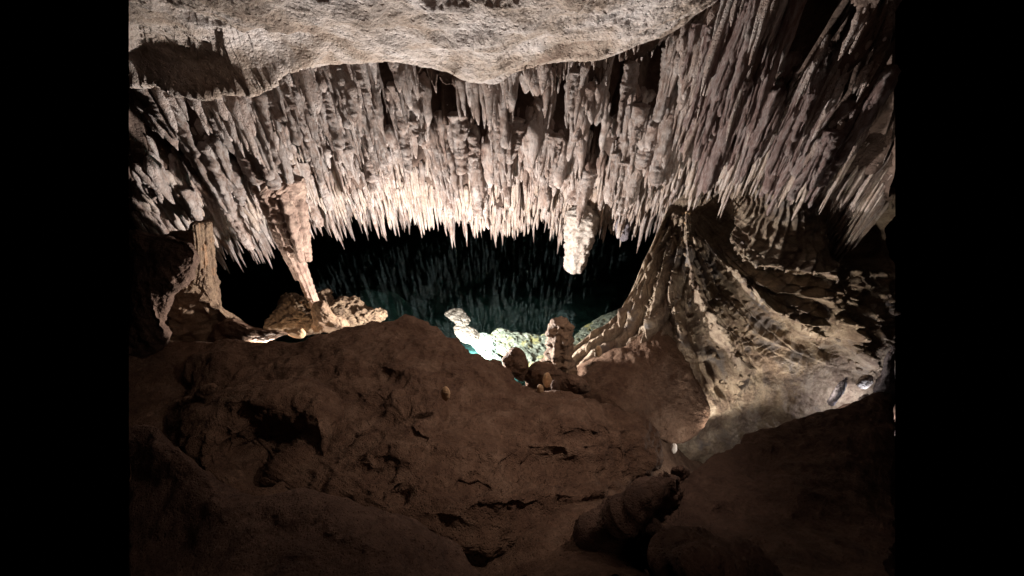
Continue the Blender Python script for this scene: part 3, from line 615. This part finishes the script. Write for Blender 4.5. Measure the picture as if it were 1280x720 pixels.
for k in range(17):
    f = (k+rq.uniform(.1, .9))/17; e_ = 1.0 if rq.rand() < .6 or f > .55 else rq.uniform(.6, .9)
    pts = [(LB[q][0]*(1-f)+RB[q][0]*f+rq.randn()*2.5, LB[q][1]+(RB[q][1]-LB[q][1])*f) for q in range(4)]
    pts = [(p_[0], pts[0][1]+(p_[1]-pts[0][1])*e_) for p_ in pts]
    r0 = rq.uniform(2.5, 5.5); ribs.append((pts, 3.28+.27*f+rq.rand()*.08, (r0, r0*1.2, r0*1.1, r0*1.7 if e_ == 1 else r0*.4)))
for k, (pts, Y, rad) in enumerate(ribs):
    tubes('rib', [(pts, Y, rad, 0)], M['ochre2'] if k % 2 else M['brown'], root, 50, 0.35, 7, .16, 10)

# ------------------------------------------------------------------ flowstone wall on the right
fy = rbf([(720, 440, 3.35), (770, 395, 3.75), (800, 340, 4.1), (835, 270, 4.5), (860, 262, 4.5), (760, 470, 2.95), (800, 500, 2.6), (820, 400, 3.45), (860, 340, 3.8), (870, 420, 3.15), (870, 500, 2.6), (900, 580, 2.3),
          (930, 270, 3.9), (940, 340, 3.55), (940, 420, 3.1), (940, 520, 2.5), (1000, 270, 3.5), (1000, 340, 3.3), (1000, 420, 2.95), (1010, 500, 2.5), (1060, 300, 3.5), (1060, 400, 3.0), (1060, 490, 2.5), (1119, 290, 3.4), (1119, 400, 2.9), (1119, 490, 2.5)])
nx, ny = 620, 470
x_ = np.linspace(702, XR, nx)[None]; 
_tp = smooth_poly([(702, 446), (735, 421), (768, 398), (790, 362), (806, 325), (822, 290), (838, 258), (870, 235), (900, 230), (1000, 232), (1125, 235)], 400, False)
topy = np.interp(x_, _tp[:, 0], _tp[:, 1])
boty = np.interp(x_, [702, 740, 800, 860, 940, 1040, 1119], [480, 500, 525, 562, 582, 552, 545])
tt = np.linspace(0, 1, ny)[:, None]
PXf = x_+0*tt; PYf = topy+(boty-topy)*tt
G = U(PXf, PYf, fy(PXf, PYf)); Nf = to_cam(G, gnorm(G))
def polydist(poly, n=200):
    Q = smooth_poly(poly, n, False)
    T = np.gradient(Q, axis=0); T /= np.linalg.norm(T, axis=1, keepdims=True)
    s = np.concatenate([[0], np.cumsum(np.linalg.norm(np.diff(Q, axis=0), axis=1))])
    best = np.full(PXf.shape, 1e9); sd = np.zeros_like(best); al = np.zeros_like(best)
    for q in range(n):
        dx = PXf-Q[q, 0]; dy = PYf-Q[q, 1]; d2 = dx*dx+dy*dy; k = d2 < best
        best = np.where(k, d2, best); sd = np.where(k, T[q, 0]*dy-T[q, 1]*dx, sd); al = np.where(k, s[q], al)
    return np.sqrt(best), np.sign(sd), al, s[-1]
D = 0.10*fbm(G*1.6, 4, 200)+0.03*fbm(G*7, 5, 201, .6)
# terraces: polyline, height, width. positive side of the line (below/right of travel) is undercut
terr = [([(834, 262), (815, 312), (796, 358), (770, 395), (740, 418)], .07, 6, 1), ([(842, 262), (826, 318), (806, 362), (778, 402), (742, 432)], .09, 6, 1), ([(846, 300), (832, 350), (820, 400), (800, 445)], .09, 8, 1), ([(868, 380), (880, 440), (895, 490)], .08, 8, 1), ([(880, 300), (900, 330), (915, 345)], .10, 9, 1), ([(940, 300), (960, 312), (1000, 330), (1020, 350)], .12, 12, 1), ([(930, 330), (960, 345), (1000, 360), (1030, 385)], .10, 12, 1), ([(846, 268), (836, 320), (822, 370), (806, 425)], .13, 9, 1), ([(838, 285), (822, 330), (805, 380), (785, 410)], .10, 8, 1), ([(828, 300), (810, 345), (792, 385), (768, 405)], .08, 7, 1),
        ([(852, 270), (850, 320), (840, 380), (850, 430)], .14, 10, 1),
        ([(858, 270), (861, 320), (866, 370), (880, 410), (897, 440), (906, 480)], .20, 13, 1),
        ([(866, 300), (885, 350), (905, 385), (930, 415)], .15, 11, 1),
        ([(868, 290), (890, 325), (905, 350), (925, 375)], .10, 10, 1),
        ([(912, 335), (925, 362), (955, 378), (985, 395), (1005, 415), (1030, 420)], .24, 20, 1),
        ([(925, 285), (932, 305), (950, 316), (985, 325)], .16, 14, 1),
        ([(930, 410), (960, 425), (995, 440)], .05, 8, 1),
        ([(895, 440), (905, 470), (920, 500)], .12, 10, 1),
        ([(1035, 395), (1048, 425), (1070, 450), (1090, 462)], .16, 15, 1),
        ([(1060, 385), (1075, 400), (1090, 425), (1105, 440)], .16, 13, 1),
        ([(1080, 360), (1095, 380), (1119, 400)], .14, 13, 1)]
teeth = []
for (pl, hgt, wd, sg) in terr:
    dd, sg_, al, tot = polydist(pl)
    fade = sstep(0, 12, al)*sstep(tot, tot-18, al)*0.8+0.2
    scal = 1+0.5*(vn(G*7, 6)-.5)+0.5*(vn(G*15, 7)-.5)
    front = np.where(sg_ < 0, np.exp(-(dd/(wd*1.6))**1.5), np.exp(-(dd/(wd*0.22))**2)-0.6*np.exp(-((dd-wd*.9)/(wd*.8))**2))
    D = D+1.25*hgt*front*fade*scal
# cauliflower relief on the middle mass, fine terraces on the lower face
mass = np.exp(-(((PXf-975)/62)**4+((PYf-335)/58)**4)); D += mass*(0.12+0.10*(1-ridged(G*5, 3, 210))+0.05*(vn(G*16, 211)-.5)*2)
rmass = sstep(1030, 1060, PXf)*sstep(455, 430, PYf)*sstep(300, 340, PYf); D += rmass*(0.10*fbm(G*4, 4, 214)+0.06*(vn(G*13, 213)-.5)*2)
dark1 = np.exp(-(((PXf-893)/24)**2+((PYf-295)/28)**2)); D -= 0.35*dark1
dark2 = np.exp(-(((PXf-1082)/40)**4+((PYf-303)/27)**4)); D -= 0.55*dark2
D += 0.014*fbm(G*14, 4, 218, .65)+.05*fbm(G*3.2, 4, 219)
q_ = G[..., 2]+0.35*G[..., 0]; D += 0.012*np.abs(np.sin(q_*38+6*fbm(G*2, 3, 220)))*sstep(420, 380, PYf)*sstep(930, 880, PXf)
edgef = sstep(-.02, .03, tt)
dd0, s0_, al0, tt0 = polydist([(838, 256), (822, 290), (806, 325), (790, 362), (768, 398), (735, 421), (702, 446)], 260)
wob = dd0+5*(vn(G*3.0, 230)-.5)+3*(vn(G*9.0, 231)-.5)
D += 0.13*(np.abs(np.cos(wob*math.pi/13.0))**0.7-.3)*sstep(78, 50, dd0)*sstep(0, 30, al0)*(0.6+0.8*vn(G*4.5, 232))
ax_ = PXf-850; ay_ = PYf-232; rad_ = np.hypot(ax_, ay_); phi = np.arctan2(ax_, ay_)
ff = (phi-(rad_-100)*0.0016*sstep(-.1, .35, phi))/0.07+0.8*vn(G*2.4, 240)+0.3*vn(G*8, 241)
fr_ = ff-np.floor(ff)
mk = sstep(25, 60, rad_)*sstep(1.15, .95, phi)*sstep(-.62, -.5, phi)*np.clip(1.15-sstep(430, 500, PYf)-.55*sstep(925, 960, PXf)*sstep(400, 430, PYf), 0.12, 1)
D += mk*(0.055*(1-fr_)**0.9*sstep(0, .12, fr_)*(0.45+1.1*vn(G*5.5, 242))+0.02*(vn(G*20, 243)-.5)*sstep(-.1, .2, phi))
rp = rad_/8.5+2.2*vn(G*3.6, 250)+0.8*vn(G*10, 251)+phi*1.5; rp = rp-np.floor(rp)
D += sstep(20, 60, rad_)*sstep(.15, .35, phi+.3*vn(G*2, 252))*sstep(500, 420, PYf)*(0.030*rp**1.4*sstep(1.0, .88, rp))*(.3+1.2*vn(G*6, 253))
D = D*edgef
G = G+Nf*D[..., None]
kk = (G[..., 1]*CT-(G[..., 2]-CZ)*ST)/FPX; G[..., 0] = np.minimum(G[..., 0], (XR-640)*kk)
Gf0 = G
bk = G[0]+0.5*(G[0]-np.array([0, 0, CZ]))/np.linalg.norm(G[0]-np.array([0, 0, CZ]), axis=-1, keepdims=True); bk2 = G[-1].copy(); bk2[:, 2] -= .5
col0 = None
G2 = np.concatenate([bk[None], G, bk2[None]], 0)
fl = bpy.data.objects.new('flowstone_cascade', None); C.objects.link(fl); fl.location = U(900, 520, 2.5)
props(fl, 'great fluted flowstone wall sweeping down at the right from ceiling to floor', 'flowstone')
mesh_obj('flowstone_face', G2.reshape(-1, 3), [gridF(G2.shape[0], nx)], M['flow'], fl)
b = boulder('clay_mound', [(708, 492), (714, 464), (742, 447), (778, 432), (802, 416), (822, 412), (846, 430), (866, 462), (880, 490), (888, 520), (872, 545), (838, 556), (790, 532), (745, 506)],
            [(710, 470, 3.0), (820, 415, 3.25), (745, 500, 2.5), (890, 540, 2.2), (860, 460, 2.85), (850, 560, 2.1)], M['clay'], bulge=.10, thick=.35, nth=280, nr=90, amp=.06, freq=2.5, seed=107, ridge=.04, pit=.01)
props(b, 'smooth brown clay slope at the left foot of the fluted flowstone', 'clay mound')
# drip teeth hanging from the terrace lips
rr = np.random.RandomState(9); drips = []
def surf(px, py):
    j = int(np.clip((px-702)/(XR-702)*(nx-1), 0, nx-1)); ty = topy[0, j]; by = boty[0, j]
    i = int(np.clip((py-ty)/(by-ty)*(ny-1), 0, ny-1)); return Gf0[i, j]
for (pl, hgt, wd, sg) in terr:
    if hgt < .12: continue
    n = int(sum(math.dist(pl[k], pl[k+1]) for k in range(len(pl)-1))/4.6)
    Q = smooth_poly(pl, n, False)
    for q in range(n):
        px, py = Q[q]+rr.randn(2)*2.6
        if px > XR-5: continue
        P = surf(px, py); m = mpp(py, P[1])
        V, F = stal_geo(rr.uniform(4, 10)*m*(.5 if px < 850 else 1), rr.uniform(1.6, 3.8)*m, 'cone', rr, 7, 8)
        drips.append((len(drips), V+P+np.array([0, -0.01, .02]), F, pl[0][0] in (858, 866)))
for (k, V, F, o_) in drips[:95]: mesh_obj('drip', V, F, M['ochre'] if o_ else M['flow'], fl)
if len(drips) > 95:
    b_ = Bag()
    for (k, V, F, o_) in drips[95:]: b_.add(V, F)
    props(b_.obj('drip_fringe', M['flow'], fl), kind='stuff')
# knobs and small lit rocks by the right edge
for (o_, Y, lab, mt) in [([(1092, 495), (1098, 470), (1104, 448), (1112, 437), (1125, 436), (1130, 500), (1110, 502)], 2.2, 'knobbly mauve-grey rock spire at the right edge', M['grey']),
                         ([(1070, 480), (1078, 470), (1090, 470), (1090, 480), (1080, 486)], 2.3, 'bright white stone beside the mauve-grey spire', M['white2']),
                         ([(1074, 498), (1080, 493), (1086, 494), (1086, 500), (1076, 502)], 2.15, 'tiny white stone at the foot of the mauve-grey spire', M['white2']),
                         ([(1034, 502), (1044, 485), (1056, 472), (1060, 474), (1054, 490), (1042, 506)], 2.2, 'slanting grey rock blade rising behind the bottom right boulder', M['grey'])]:
    wd = (max(p[0] for p in o_)-min(p[0] for p in o_))*mpp(480, Y)
    b = boulder('rock', o_, [(0, 0, Y)], mt, bulge=wd*.4, thick=wd*.5, nth=110, nr=36, amp=wd*.16, freq=1.6/wd, seed=int(o_[0][0]), clipx=CL, pit=wd*.05)
    props(b, lab, 'rock')
